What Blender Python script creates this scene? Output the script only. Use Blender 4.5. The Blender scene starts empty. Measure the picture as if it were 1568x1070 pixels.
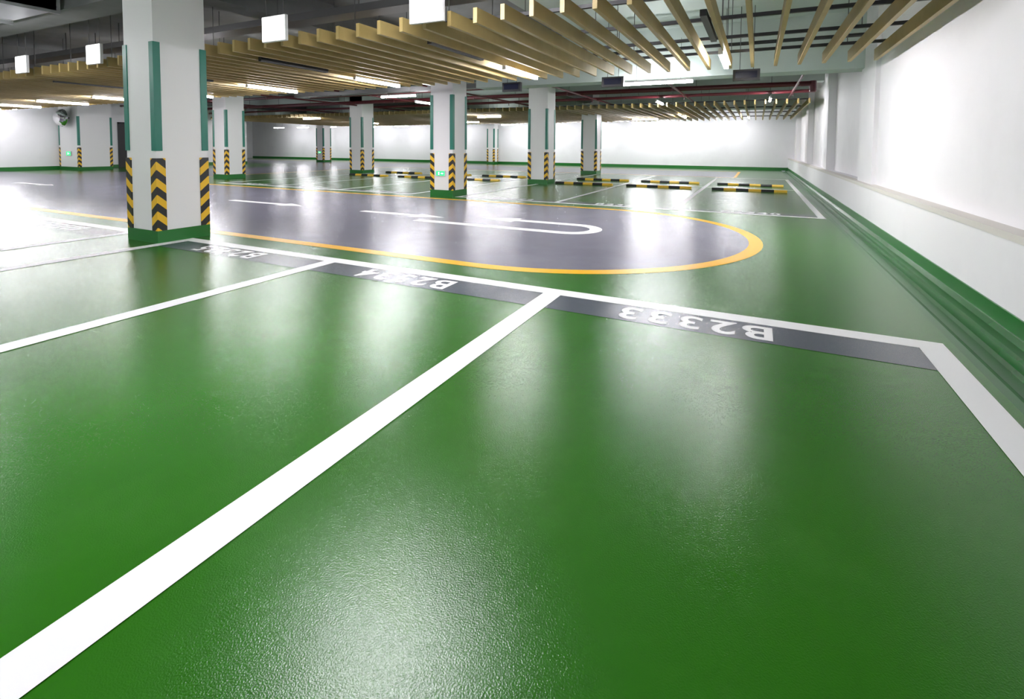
import bpy, math, random
from mathutils import Vector, Matrix
random.seed(4)
sc = bpy.context.scene
try:
    sc.view_settings.view_transform = 'Standard'
    sc.view_settings.look = 'None'
    sc.view_settings.exposure = 0.0
except Exception: pass
H = 1.2
# ------------------------------------------------------------------ materials
def mat(name, col, rough=.5, metal=0., spec=.5, emis=None, estr=0., bump=None, var=None, coat=0.):
    m = bpy.data.materials.new(name); m.use_nodes = True
    nt = m.node_tree; b = nt.nodes['Principled BSDF']
    b.inputs['Base Color'].default_value = (*col, 1)
    b.inputs['Roughness'].default_value = rough
    b.inputs['Metallic'].default_value = metal
    b.inputs['Specular IOR Level'].default_value = spec
    b.inputs['Coat Weight'].default_value = coat
    b.inputs['Coat Roughness'].default_value = .15
    if emis:
        b.inputs['Emission Color'].default_value = (*emis, 1)
        b.inputs['Emission Strength'].default_value = estr
    tc = nt.nodes.new('ShaderNodeTexCoord')
    if bump:
        last = None
        for (scale, strength, dist) in bump:
            n = nt.nodes.new('ShaderNodeTexNoise'); n.inputs['Scale'].default_value = scale
            n.inputs['Detail'].default_value = 1
            nt.links.new(tc.outputs['Object'], n.inputs['Vector'])
            bp = nt.nodes.new('ShaderNodeBump'); bp.inputs['Strength'].default_value = strength
            bp.inputs['Distance'].default_value = dist
            nt.links.new(n.outputs['Fac'], bp.inputs['Height'])
            if last: nt.links.new(last.outputs['Normal'], bp.inputs['Normal'])
            last = bp
        nt.links.new(last.outputs['Normal'], b.inputs['Normal'])
    if var:
        scale, col2, lo, hi = var
        n = nt.nodes.new('ShaderNodeTexNoise'); n.inputs['Scale'].default_value = scale
        n.inputs['Detail'].default_value = 5; n.inputs['Roughness'].default_value = .6
        nt.links.new(tc.outputs['Object'], n.inputs['Vector'])
        r = nt.nodes.new('ShaderNodeMapRange')
        r.inputs['From Min'].default_value = lo; r.inputs['From Max'].default_value = hi
        nt.links.new(n.outputs['Fac'], r.inputs['Value'])
        mx = nt.nodes.new('ShaderNodeMix'); mx.data_type = 'RGBA'
        mx.inputs[6].default_value = (*col, 1); mx.inputs[7].default_value = (*col2, 1)
        nt.links.new(r.outputs['Result'], mx.inputs[0])
        nt.links.new(mx.outputs[2], b.inputs['Base Color'])
    return m
FB = [(210, .42, .0018)]
SP = .4
M_floor = mat('green_epoxy', (.022, .145, .005), .215, spec=SP, bump=FB, var=(1.7, (.035, .17, .014), .5, .8))
M_lane = mat('grey_epoxy', (.19, .185, .24), .215, spec=SP, bump=FB, var=(1.5, (.23, .225, .28), .4, .7))
M_strip = mat('strip_grey_epoxy', (.085, .10, .125), .22, spec=SP, bump=FB)
M_white = mat('white_road_paint', (.95, .95, .95), .38, spec=.3, bump=[(160, .25, .0012)])
M_yellow = mat('yellow_road_paint', (.97, .50, .003), .3, spec=.35, bump=FB)
M_gutter = mat('green_epoxy_channel', (.006, .12, .014), .26, spec=.4, bump=[(4, .15, .01)])
M_base = mat('green_base_paint', (.01, .15, .02), .3)
M_wall = mat('white_plaster', (.87, .86, .88), .6, bump=[(2, .1, .01), (40, .08, .002)], var=(.8, (.80, .79, .81), .5, .8))
M_pil = mat('white_pillar_paint', (.87, .86, .86), .5)
M_ceil = mat('concrete_ceiling', (.18, .185, .185), .8, bump=[(8, .2, .01)], var=(1.2, (.13, .135, .135), .4, .7))
M_beam = mat('beam_paint', (.46, .54, .50), .7)
M_slat = mat('tan_slat', (.36, .265, .095), .45, var=(2, (.41, .305, .12), .4, .6))
M_black = mat('black_metal', (.015, .015, .017), .45)
M_rubber = mat('black_rubber', (.02, .02, .02), .5)
M_hyel = mat('yellow_panel', (.85, .55, .06), .4)
M_teal = mat('teal_corner_guard', (.005, .18, .125), .35)
M_duct = mat('galvanised_duct', (.55, .57, .58), .35, metal=.8, bump=[(5, .1, .01)])
M_red = mat('maroon_pipe', (.10, .012, .018), .4)
M_redb = mat('red_cabinet', (.45, .01, .02), .35)
M_light = mat('led_tube_emitter', (1, 1, 1), .5, emis=(.97, .955, 1.0), estr=158)
M_hous = mat('fixture_housing', (.75, .75, .75), .4)
M_sign = mat('lit_sign_face', (.9, .9, .9), .4, emis=(1, 1, 1), estr=2)
M_exit = mat('exit_sign_face', (.02, .4, .12), .4, emis=(.05, .9, .3), estr=1.0)
M_chrome = mat('convex_mirror_glass', (.8, .8, .8), .05, metal=1.)
M_steel = mat('hanger_steel', (.12, .12, .12), .4, metal=.6)
M_disp = mat('display_face', (.01, .012, .03), .2)
M_trim = mat('ledge_trim', (.70, .67, .62), .5)
# hazard stripes from UV (u = distance from corner, v = height)
M_haz = bpy.data.materials.new('hazard_stripe'); M_haz.use_nodes = True
nt = M_haz.node_tree; b = nt.nodes['Principled BSDF']; b.inputs['Roughness'].default_value = .4
uv = nt.nodes.new('ShaderNodeTexCoord'); sp = nt.nodes.new('ShaderNodeSeparateXYZ')
nt.links.new(uv.outputs['UV'], sp.inputs[0])
ad = nt.nodes.new('ShaderNodeMath'); ad.operation = 'ADD'
nt.links.new(sp.outputs[0], ad.inputs[0]); nt.links.new(sp.outputs[1], ad.inputs[1])
dv = nt.nodes.new('ShaderNodeMath'); dv.operation = 'DIVIDE'; dv.inputs[1].default_value = .2
nt.links.new(ad.outputs[0], dv.inputs[0])
fr = nt.nodes.new('ShaderNodeMath'); fr.operation = 'FRACT'; nt.links.new(dv.outputs[0], fr.inputs[0])
gt = nt.nodes.new('ShaderNodeMath'); gt.operation = 'GREATER_THAN'; gt.inputs[1].default_value = .5
nt.links.new(fr.outputs[0], gt.inputs[0])
mx = nt.nodes.new('ShaderNodeMix'); mx.data_type = 'RGBA'
mx.inputs[6].default_value = (.015, .015, .015, 1); mx.inputs[7].default_value = (.85, .50, .02, 1)
nt.links.new(gt.outputs[0], mx.inputs[0]); nt.links.new(mx.outputs[2], b.inputs['Base Color'])

# ------------------------------------------------------------------ mesh builder
class MB:
    def __init__(s): s.v = []; s.f = []; s.m = []; s.mats = []; s.uv = []; s.sm = []
    def mi(s, m):
        if m not in s.mats: s.mats.append(m)
        return s.mats.index(m)
    def face(s, pts, m, uv=None, smooth=False):
        i = len(s.v); s.v += [tuple(p) for p in pts]; s.f.append(list(range(i, i + len(pts)))); s.m.append(s.mi(m))
        s.uv.append(uv or [(0, 0)] * len(pts)); s.sm.append(smooth)
    def box(s, a, b, m, uvf=None):
        x0, x1 = sorted((a[0], b[0])); y0, y1 = sorted((a[1], b[1])); z0, z1 = sorted((a[2], b[2]))
        P = [(x0, y0, z0), (x1, y0, z0), (x1, y1, z0), (x0, y1, z0), (x0, y0, z1), (x1, y0, z1), (x1, y1, z1), (x0, y1, z1)]
        for q in [(0, 3, 2, 1), (4, 5, 6, 7), (0, 1, 5, 4), (1, 2, 6, 5), (2, 3, 7, 6), (3, 0, 4, 7)]:
            pts = [P[k] for k in q]
            s.face(pts, m, [uvf(p) for p in pts] if uvf else None)
    def cyl(s, a, b, r, m, n=10, cap=True, r2=None):
        a = Vector(a); b = Vector(b); d = (b - a).normalized()
        t = Vector((0, 0, 1)) if abs(d.z) < .9 else Vector((1, 0, 0))
        u = d.cross(t).normalized(); w = d.cross(u)
        r2 = r if r2 is None else r2
        A = [a + (u * math.cos(2 * math.pi * i / n) + w * math.sin(2 * math.pi * i / n)) * r for i in range(n)]
        B = [b + (u * math.cos(2 * math.pi * i / n) + w * math.sin(2 * math.pi * i / n)) * r2 for i in range(n)]
        for i in range(n):
            j = (i + 1) % n; s.face([A[j], A[i], B[i], B[j]], m, smooth=True)
        if cap: s.face(A, m); s.face(B[::-1], m)
    def obj(s, name):
        me = bpy.data.meshes.new(name); me.from_pydata(s.v, [], s.f)
        for m in s.mats: me.materials.append(m)
        ul = me.uv_layers.new(name='UVMap')
        for p in me.polygons:
            p.material_index = s.m[p.index]; p.use_smooth = s.sm[p.index]
            for k, li in enumerate(p.loop_indices): ul.data[li].uv = s.uv[p.index][k]
        o = bpy.data.objects.new(name, me); sc.collection.objects.link(o); return o

XL, XR, YB, YF = -29.0, 1.5, 31.0, -2.4     # room extents
XFL = -42.0                                  # deep part on the left, beyond y=21
ZC = 3.6
Z1, Z2, Z3, Z4 = .0008, .0016, .0024, .0032
# ------------------------------------------------------------------ floor
fb = MB()
fb.face([(XFL, YF, 0), (1.12, YF, 0), (1.12, YB, 0), (XFL, YB, 0)], M_floor)
fb.obj('floor')
# drainage channel along the right wall (extruded profile)
pr = [(1.12, 0), (1.17, 0), (1.20, -.012), (1.215, -.05), (1.25, -.06), (1.33, -.06), (1.36, -.05), (1.375, -.01), (1.40, .0), (1.455, .004), (1.485, .03), (1.50, .07)]
g = MB()
for (a, c) in zip(pr[:-1], pr[1:]):
    g.face([(a[0], YF, a[1]), (c[0], YF, c[1]), (c[0], YB, c[1]), (a[0], YB, a[1])], M_gutter, smooth=False)
g.obj('floor_drain_channel')
# grey lane
def lane_outline(y0, y1, x0, cx, r, n=48):
    cy = (y0 + y1) / 2
    pts = [(x0, y0)]
    for i in range(n + 1):
        a = -math.pi / 2 + math.pi * i / n
        pts.append((cx + r * math.cos(a), cy + r * math.sin(a)))
    pts.append((x0, y1)); return pts
Y0, Y1, CX = 4.33, 9.50, -2.57; R = (Y1 - Y0) / 2
l = MB()
l.face([(x, y, Z1) for x, y in lane_outline(Y0, Y1, XL, CX, R)], M_lane)
l.face([(XFL, 22.2, Z1), (-.8, 22.2, Z1), (-.8, 27.8, Z1), (XFL, 27.8, Z1)], M_lane)
l.face([(-24.5, Y1, Z1), (-18.5, Y1, Z1), (-18.5, 22.2, Z1), (-24.5, 22.2, Z1)], M_lane)
l.obj('driveway_lane_surface')
def ribbon(mb, path, w, m, z):
    n = len(path); L = []; Rr = []
    for i, p in enumerate(path):
        a = Vector(path[max(0, i - 1)]); c = Vector(path[min(n - 1, i + 1)]); d = (c - a).normalized(); nn = Vector((-d.y, d.x)) * w / 2
        L.append(Vector(p) + nn); Rr.append(Vector(p) - nn)
    for i in range(n - 1):
        mb.face([(Rr[i].x, Rr[i].y, z), (Rr[i + 1].x, Rr[i + 1].y, z), (L[i + 1].x, L[i + 1].y, z), (L[i].x, L[i].y, z)], m)
y = MB()
path = lane_outline(Y0, Y1, -18.5, CX, R)
path[0] = (XL, Y0)
ribbon(y, path, .16, M_yellow, Z2)
ribbon(y, [(-18.5, Y1), (-18.5, 22.2)], .12, M_yellow, Z2)
ribbon(y, [(-18.5, 22.2), (-.8, 22.2)], .12, M_yellow, Z2)
ribbon(y, [(-.8, 22.2), (-.8, 27.8)], .12, M_yellow, Z2)
ribbon(y, [(-.8, 27.8), (XFL, 27.8)], .12, M_yellow, Z2)
y.obj('yellow_lane_edge_marking')
# stall lines
w = MB()
def hl(x0, x1, yy, wd=.15): w.face([(x0, yy - wd / 2, Z3), (x1, yy - wd / 2, Z3), (x1, yy + wd / 2, Z3), (x0, yy + wd / 2, Z3)], M_white)
def vl(x, y0, y1, wd=.15): w.face([(x - wd / 2, y0, Z3 + .0002), (x + wd / 2, y0, Z3 + .0002), (x + wd / 2, y1, Z3 + .0002), (x - wd / 2, y1, Z3 + .0002)], M_white)
S = 2.461
NX = [.988 - S * i for i in range(4)]
bays = [NX, [-7.6 - S * i for i in range(4)], [-16.2 - S * i for i in range(4)]]
for k, bx in enumerate(bays):
    hl(bx[-1] - .075, bx[0] + .075, 3.83)
    for x in bx: vl(x, -1.5, 3.83)
fb2 = [[1.03 - S * i for i in range(4)], [-7.75 - S * i for i in range(4)]]
for bx in fb2:
    hl(bx[-1] - .06, bx[0] + .06, 10.05, .13); hl(bx[-1] - .06, bx[0] + .06, 21.9, .13)
    hl(bx[-1] - .06, bx[0] + .06, 16.45, .1)
    for x in bx: vl(x, 10.05, 21.9, .11)
w.obj('white_parking_line_marking')
st = MB()
texts = []
lab = iter(['B2333', 'B2334', 'B2335', 'B2336', 'B2337', 'B2338', 'B2339', 'B2350', 'B2351', 'B2340', 'B2341', 'B2342', 'B2343', 'B2344', 'B2345'])
for bx in bays:
    for i in range(3):
        a, c = bx[i + 1] + .075, bx[i] - .075
        st.face([(a, 3.41, Z2), (c, 3.41, Z2), (c, 3.755, Z2), (a, 3.755, Z2)], M_strip)
        texts.append((next(lab), (a + c) / 2 - .13, 3.595, math.pi))
for bx in fb2:
    for i in range(3):
        a, c = bx[i + 1] + .06, bx[i] - .06
        st.face([(a, 10.12, Z2), (c, 10.12, Z2), (c, 10.46, Z2), (a, 10.46, Z2)], M_strip)
        texts.append((next(lab), (a + c) / 2 + .1, 10.29, 0))
st.obj('stall_number_strip_marking')
for (t, x, yy, rz) in texts:
    cu = bpy.data.curves.new('t', 'FONT'); cu.body = t; cu.size = .35; cu.align_x = 'CENTER'; cu.align_y = 'CENTER'; cu.offset = .008
    cu.space_character = 1.18
    o = bpy.data.objects.new('t', cu); sc.collection.objects.link(o)
    dg = bpy.context.evaluated_depsgraph_get(); dg.update()
    me = bpy.data.meshes.new_from_object(o.evaluated_get(dg))
    bpy.data.objects.remove(o)
    me.materials.clear(); me.materials.append(M_white)
    o = bpy.data.objects.new('stall_number_marking', me); sc.collection.objects.link(o)
    o.location = (x, yy, Z4); o.rotation_euler = (0, 0, rz)
# arrows
ar = MB(); z = Z2
pth = [(-4.95, 6.56), (-2.45, 6.56)] + [(-2.45 + .38 * math.cos(a), 6.94 + .38 * math.sin(a)) for a in [(-.5 + i / 16) * math.pi for i in range(1, 16)]] + [(-2.45, 7.32), (-3.5, 7.32)]
ribbon(ar, pth, .18, M_white, z)
ar.face([(-3.5, 7.1, z), (-3.5, 7.54, z), (-4.2, 7.32, z)], M_white)
ar.obj('u_turn_arrow_marking')
for x0, x1 in [(-6.5, -5.3), (-10.2, -8.6), (-20.2, -18.6)]:
    ar = MB()
    ribbon(ar, [(x0, 7.0), (x1, 7.0)], .16, M_white, z)
    ar.face([(x1, 6.8, z), (x1 + .6, 7.0, z), (x1, 7.2, z)], M_white)
    ar.obj('straight_arrow_marking')

# ------------------------------------------------------------------ walls
b_ = MB()
b_.box((1.5, YF, -.1), (2.2, YB, .65), M_wall)                 # thick lower wall
b_.box((1.62, YF, .65), (2.2, 10.35, ZC), M_wall)
b_.box((1.80, 10.35, .65), (2.2, YB, ZC), M_wall)
for ya, yb in [(15.4, 16.2), (21.2, 22.0), (27., 27.8)]: b_.box((1.62, ya, .65), (1.80, yb, ZC), M_wall)
b_.box((1.56, 9.2, .65), (1.62, 10.35, ZC), M_wall)
b_.obj('wall_right')
bb = MB(); bb.box((1.488, YF, .03), (1.5, YB, .15), M_base); bb.obj('baseboard_right')
bb = MB(); bb.box((1.485, YF, .615), (1.62, YB, .665), M_trim); bb.obj('trim_1')
b_ = MB(); b_.box((XFL, YB, 0), (2.2, YB + .3, ZC), M_wall); b_.obj('wall_back')
bb = MB(); bb.box((XFL, YB - .015, 0), (1.5, YB, .16), M_base); bb.obj('baseboard_back')
b_ = MB(); b_.box((XFL, YF - .3, 0), (2.2, YF, ZC), M_wall); b_.obj('wall_front')
b_ = MB(); b_.box((XL - 1, YF, 0), (XL, 13.9, ZC), M_wall); b_.box((XL - 1, 15.2, 0), (XL, 21, ZC), M_wall); b_.box((XL - 1, 13.9, 2.3), (XL, 15.2, ZC), M_wall)
b_.box((XFL, 20.7, 0), (XL - 1, 21, ZC), M_wall); b_.box((XFL - .3, 20.7, 0), (XFL, YB, ZC), M_wall); b_.obj('wall_left')
bb = MB(); bb.box((XL, YF, 0), (XL + .015, 13.9, .16), M_base); bb.box((XL, 15.2, 0), (XL + .015, 21, .16), M_base); bb.obj('baseboard_left')
d_ = MB(); d_.box((XL - .3, 13.9, 0), (XL - .2, 15.2, 2.3), M_black); d_.box((XL - .2, 13.9, 0), (XL + .03, 13.97, 2.3), M_black)
d_.box((XL - .2, 15.13, 0), (XL + .03, 15.2, 2.3), M_black); d_.box((XL - .2, 13.9, 2.23), (XL + .03, 15.2, 2.3), M_black)
d_.box((XL - .2, 14.54, 0), (XL - .17, 14.56, 2.23), M_steel); d_.cyl((XL - .17, 14.45, 1.0), (XL - .17, 14.45, 1.2), .02, M_steel); d_.obj('door_1')
# ceiling + beams
c = MB(); c.box((XFL - .3, YF - .3, ZC), (2.2, YB + .3, ZC + .3), M_ceil)
c.box((-3.6, 4.6, 3.5), (1.62, 10.1, ZC), M_beam)
c.obj('ceiling')
c = MB()
c.box((-5.9, 10.1, 2.55), (1.62, 10.6, ZC), M_beam)
for ya in [16.4, 21.8, 27.2]: c.box((XL, ya, 3.1), (1.62, ya + .45, ZC), M_beam)
c.box((XL, 10.1, 3.05), (-7.1, 10.6, ZC), M_beam)
c.box((XL, 3.55, 3.05), (1.62, 4.0, ZC), M_ceil)
for xa in [-7.0, -16.9, -25]: 
    for ya, yb in [(YF, 3.5), (4.1, 10.0), (10.7, 16.4), (16.9, 21.8), (22.3, 27.2)]: c.box((xa, ya, 3.15), (xa + .4, yb, ZC), M_ceil)
c.obj('ceiling_beams')

# ------------------------------------------------------------------ pillars
def pillar(x1, y0, s=.62, s2=None, strips=True):
    """x1,y0 = the corner nearest the camera (max x, min y)"""
    x0 = x1 - s; y1 = y0 + (s2 or s)
    m = MB()
    m.box((x0, y0, .13), (x1, y1, ZC - .01), M_pil)
    m.box((x0 - .012, y0 - .012, 0), (x1 + .012, y1 + .012, .15), M_base)
    if strips:
        t = .012; wv = .1
        for cx, sx in ((x0, 1), (x1, -1)):
            for cy, sy in ((y0, 1), (y1, -1)):
                f = lambda p: (max(abs(p[0] - cx), abs(p[1] - cy)), p[2])
                for za, zb, mm, ww in ((.15, 1.03, M_haz, wv), (1.12, 2.42, M_teal, .07)):
                    m.box((cx - sx * t, cy - sy * t, za), (cx + sx * ww, cy, zb), mm, f)
                    m.box((cx - sx * t, cy, za), (cx, cy + sy * ww, zb), mm, f)
    return m.obj('support_pillar')
pillar(-6.48, 3.50)
pillar(-6.48, 10.0)
pillar(-6.02, 14.8, .66)
pillar(-6.4, 21.5, .7)
pillar(-16.7, 11.3, .7)
pillar(-15.2, 16.4, .7)
pillar(-27.7, 26.0, .7)
pillar(-16.2, 30.2, .55)
pillar(-27.2, 11.5, 1.7, 1.3)
# ------------------------------------------------------------------ slat ceilings
def slats(x0, x1, y0, y1, zb, name, step=.305, ht=.022):
    m = MB(); x = x1
    while x > x0:
        m.box((x - ht, y0, zb), (x + ht, y1, zb + .15), M_slat); x -= step
    n = 4 
    for i in range(n):
        yy = y0 + .5 + (y1 - y0 - 1) * i / (n - 1)
        m.box((x0, yy - .02, zb + .152), (x1 + .03, yy + .02, zb + .19), M_black)
        xx = x1 - .4
        while xx > x0:
            m.cyl((xx, yy, zb + .19), (xx, yy, ZC - .002), .006, M_steel, 5, False); xx -= 1.4
    return m.obj(name)
slats(XL + .2, 1.42, 4.33, 8.42, 2.42, 'slat_ceiling')
slats(-28, 1.4, 18.0, 28.0, 2.62, 'slat_ceiling')
# ------------------------------------------------------------------ lights
tm = None
def tube(x, yy, zz, along='x', L=1.22):
    global tm
    if tm is None:
        m = MB()
        m.box((-L / 2, -.03, .03), (L / 2, .03, .06), M_hous)
        m.box((-L / 2 - .012, -.03, -.02), (-L / 2, .03, .06), M_hous); m.box((L / 2, -.03, -.02), (L / 2 + .012, .03, .06), M_hous)
        m.box((-L / 2, -.027, -.018), (L / 2, .027, .0299), M_light)
        for s in (-.4, .4): m.cyl((s, 0, .06), (s, 0, .8), .004, M_steel, 5, False)
        o = m.obj('led_tube_light'); tm = o.data
    else:
        o = bpy.data.objects.new('led_tube_light', tm); sc.collection.objects.link(o)
    o.location = (x, yy, zz); o.rotation_euler = (0, 0, math.pi / 2 if along == 'y' else 0)
for x in (-.45, -3.5, -6.5, -9.4, -12.4, -15.4, -18.4, -21.4, -24.4): tube(x, 7.45, 2.39, 'y')
for p in [(-1.7, 9.6, 2.4), (-9.2, 11.4, 2.6), (-14.2, 9.3, 2.6), (-11.2, 20.4, 2.56), (-20.7, 18.7, 2.56), (-23.3, 29.2, 2.62), (-26.3, 29.2, 2.62), (-14.5, 29.2, 2.62), (-9, 29.2, 2.62), (-12, 29.2, 2.62), (-19, 29.2, 2.62), (-6, 29.2, 2.62), (-3.9, 29.2, 2.62), (-1.2, 29.2, 2.62), (-35.8, 28.9, 2.62), (-30, 28.9, 2.62), (-33, 28.9, 2.62),  # back-wall row holds extra tubes, added to brighten the far wall
          (-2.45, 3.15, 2.75), (-2.45, 2.5, 2.75), (-10.1, 2.6, 2.75), (-23, 1.8, 2.75),  # second tube of the near pair is added to strengthen the floor glare
          (-2.5, -.8, 2.75), (-7, -.8, 2.75), (-13, -.8, 2.75), (-27, 18.5, 2.6), (-5, 25, 2.58), (-15, 25, 2.58)]: tube(*p)  # tubes behind the camera are added out of view as fill light
for p in [(-3.0, 17.3, 2.7), (-3.0, 23.5, 2.58), (-.4, 25, 2.58), (-10.5, 14.5, 2.7), (-21.5, 13.0, 2.7), (-21.5, 24.0, 2.58), (.3, 17.3, 2.7), (-27.6, 9.0, 2.6)]: tube(*p, 'y')
# black track between the slats
for x in (-.48, -3.5, -6.45, -9.45, -12.45):
    k = MB()
    k.box((x - .03, 4.9, 2.40), (x + .03, 6.15, 2.46), M_black)
    k.obj('black_light_track')
# ------------------------------------------------------------------ signs
for x in (-3.0, -5.2, -9.25, -11.65, -15.0):
    m = MB(); m.box((x - .2, 4.14, 2.43), (x + .2, 4.18, 2.73), M_hous); m.box((x - .19, 4.132, 2.44), (x + .19, 4.14, 2.72), M_sign)
    for s in (-.15, .15): m.cyl((x + s, 4.16, 2.73), (x + s, 4.16, ZC - .002), .005, M_steel, 5, False)
    m.obj('hanging_sign')
for x in (-4.45, -2.4, -.2):
    m = MB(); m.box((x - .2, 9.0, 2.30), (x + .2, 9.08, 2.48), M_black); m.box((x - .16, 8.99, 2.34), (x + .16, 9.0, 2.45), M_disp)
    for s in (-.1, .1): m.cyl((x + s, 9.04, 2.48), (x + s, 9.04, 3.499), .006, M_steel, 5, False)
    m.obj('parking_guidance_display')
for (x, yy, zz, wd) in [(-6.80, 9.985, .55, .26), (-28.0, 11.48, .75, .4), (-28.9, 20.0, .7, .4), (-28.05, 25.98, .7, .3)]:
    m = MB(); m.box((x - wd / 2, yy - .02, zz - wd / 4), (x + wd / 2, yy, zz + wd / 4), M_hous); m.box((x - wd / 2 + .01, yy - .025, zz - wd / 4 + .01), (x + wd / 2 - .01, yy - .02, zz + wd / 4 - .01), M_exit)
    m.box((x - .06, yy - .027, zz - wd / 8), (x - .03, yy - .025, zz + wd / 8), M_sign); m.box((x + .02, yy - .027, zz - .012), (x + .08, yy - .025, zz + .012), M_sign)
    m.obj('exit_sign')
# convex mirror
m = MB(); C = Vector((-27.9, 11.3, 2.35)); n, rr = 28, .5
prev = None
for j in range(9):
    a = j / 8 * math.radians(80); ring = [C + Vector((rr * math.sin(a) * math.cos(2 * math.pi * i / n), -rr * .7 * math.cos(a) , rr * math.sin(a) * math.sin(2 * math.pi * i / n) * .8)) for i in range(n)]
    if prev:
        for i in range(n): m.face([prev[i], prev[(i + 1) % n], ring[(i + 1) % n], ring[i]], M_chrome, smooth=True)
    prev = ring
m.face(prev, M_black); m.cyl(C, C + Vector((0, .22, 0)), .03, M_steel); m.obj('convex_mirror')
# hose cabinet
m = MB(); m.box((-17.9, 11.6, .02), (-17.42, 11.95, 1.9), M_redb); m.box((-17.86, 11.585, .8), (-17.46, 11.6, 1.85), M_hous); m.box((-17.86, 11.585, .1), (-17.46, 11.6, .74), M_redb)
m.cyl((-17.5, 11.57, 1.2), (-17.5, 11.57, 1.35), .012, M_steel); m.obj('fire_hose_cabinet')
# ------------------------------------------------------------------ wheel stops
def stop(xc, yc, L=1.9):
    m = MB(); n = 6; h = .07
    for i in range(n):
        a = xc - L / 2 + L * i / n; c = a + L / n; mm = M_hyel if i % 2 else M_rubber
        P = lambda x: [(x, yc - .07, 0.004), (x, yc + .07, 0.004), (x, yc + .07, .03), (x, yc + .04, h), (x, yc - .04, h), (x, yc - .07, .03)]
        A, B = P(a), P(c)
        for q in range(6): m.face([A[q], B[q], B[(q + 1) % 6], A[(q + 1) % 6]], mm)
        if i == 0: m.face(A, mm)
        if i == n - 1: m.face(B[::-1], mm)
    m.obj('wheel_stop')
for yy in (15.4, 17.6):
    for xc in (-.2, -2.66, -5.0): stop(xc, yy)
    for i in range(3): stop(-8.95 - S * i, yy - .1)
# ------------------------------------------------------------------ pipes & ducts
p = MB()
def pipe(a, c, r, m=M_red, n=12): p.cyl(a, c, r, m, n)
pipe((-28, 15.9, 2.98), (1.3, 15.9, 2.98), .07); pipe((1.3, 15.9, 3.05), (1.3, 15.9, 2.75), .085)
pipe((-14, 12.6, 2.85), (1.3, 12.6, 2.85), .035); pipe((-28, 13.6, 3.05), (1.5, 13.6, 3.05), .05)
pipe((-28, 9.3, 2.95), (1.5, 9.3, 2.95), .03, M_black); pipe((-28, 18.0, 2.95), (1.5, 17.6, 2.95), .05)
for x in (.9, -2.2, -5.3, -8.6, -12, -15.5, -20):
    pipe((x, 10.7, 2.92), (x, 27, 2.92), .03)
    for yy in (12.0, 14.6, 17.2): p.cyl((x, yy, 2.92), (x, yy, 2.78), .012, M_red, 6); p.cyl((x, yy, 2.775), (x, yy, 2.785), .03, M_steel, 8)
for x in range(-28, 2, 2):
    for yy, zt in ((15.9, 3.0), (13.6, 3.05)): p.cyl((x + .3, yy, zt), (x + .3, yy, ZC - .002), .008, M_steel, 5, False)
p.obj('sprinkler_pipes')
p = MB()
p.box((-28, 2.7, 3.0), (-8.6, 3.45, 3.45), M_duct)
for i in range(14): x = -8.6 - i * 1.4; p.box((x - .03, 2.66, 2.96), (x, 3.49, 3.49), M_duct)
p.obj('ventilation_duct')
p = MB()
p.box((-9.6, 10.8, 3.1), (-8.9, 13.4, 3.4), M_duct)
for i in range(3): yy = 10.8 + i * 1.2; p.box((-9.64, yy, 3.06), (-8.86, yy + .03, 3.44), M_duct)
p.obj('ventilation_duct')
p = MB()
p.box((-14, 11.9, 2.8), (-.3, 12.2, 2.84), M_steel); p.box((-14, 11.9, 2.84), (-.3, 11.91, 2.93), M_steel); p.box((-14, 12.19, 2.84), (-.3, 12.2, 2.93), M_steel)
p.box((-28, 5.2, 3.0), (1.4, 5.5, 3.03), M_steel); p.box((-28, 5.2, 3.03), (1.4, 5.21, 3.1), M_steel)
for x in range(-13, 0, 2): p.cyl((x, 12.05, 2.84), (x, 12.05, ZC - .002), .008, M_steel, 5, False); p.cyl((x, 5.35, 3.03), (x, 5.35, 3.499), .008, M_steel, 5, False)
p.obj('cable_tray')

# ------------------------------------------------------------------ world + camera
wd = bpy.data.worlds.new('world'); sc.world = wd; wd.use_nodes = True
wd.node_tree.nodes['Background'].inputs[0].default_value = (.8, .85, .9, 1); wd.node_tree.nodes['Background'].inputs[1].default_value = .3
yaw, pitch, roll = .4563, .0507, .0071
fh = Vector((-math.sin(yaw), math.cos(yaw), 0)); r = Vector((math.cos(yaw), math.sin(yaw), 0)); up = Vector((0, 0, 1))
fw = fh * math.cos(pitch) - up * math.sin(pitch); u = fh * math.sin(pitch) + up * math.cos(pitch)
r2 = r * math.cos(roll) + u * math.sin(roll); u2 = -r * math.sin(roll) + u * math.cos(roll)
cd = bpy.data.cameras.new('camera'); co = bpy.data.objects.new('camera', cd); sc.collection.objects.link(co)
M = Matrix((( r2.x, u2.x, -fw.x, 0), (r2.y, u2.y, -fw.y, 0), (r2.z, u2.z, -fw.z, H), (0, 0, 0, 1)))
co.matrix_world = M
cd.sensor_fit = 'HORIZONTAL'; cd.sensor_width = 36; cd.lens = 36 * 765.0 / 1568; cd.shift_y = -(535 - 263.4) / 1568
cd.clip_start = .05; cd.clip_end = 200
sc.camera = co
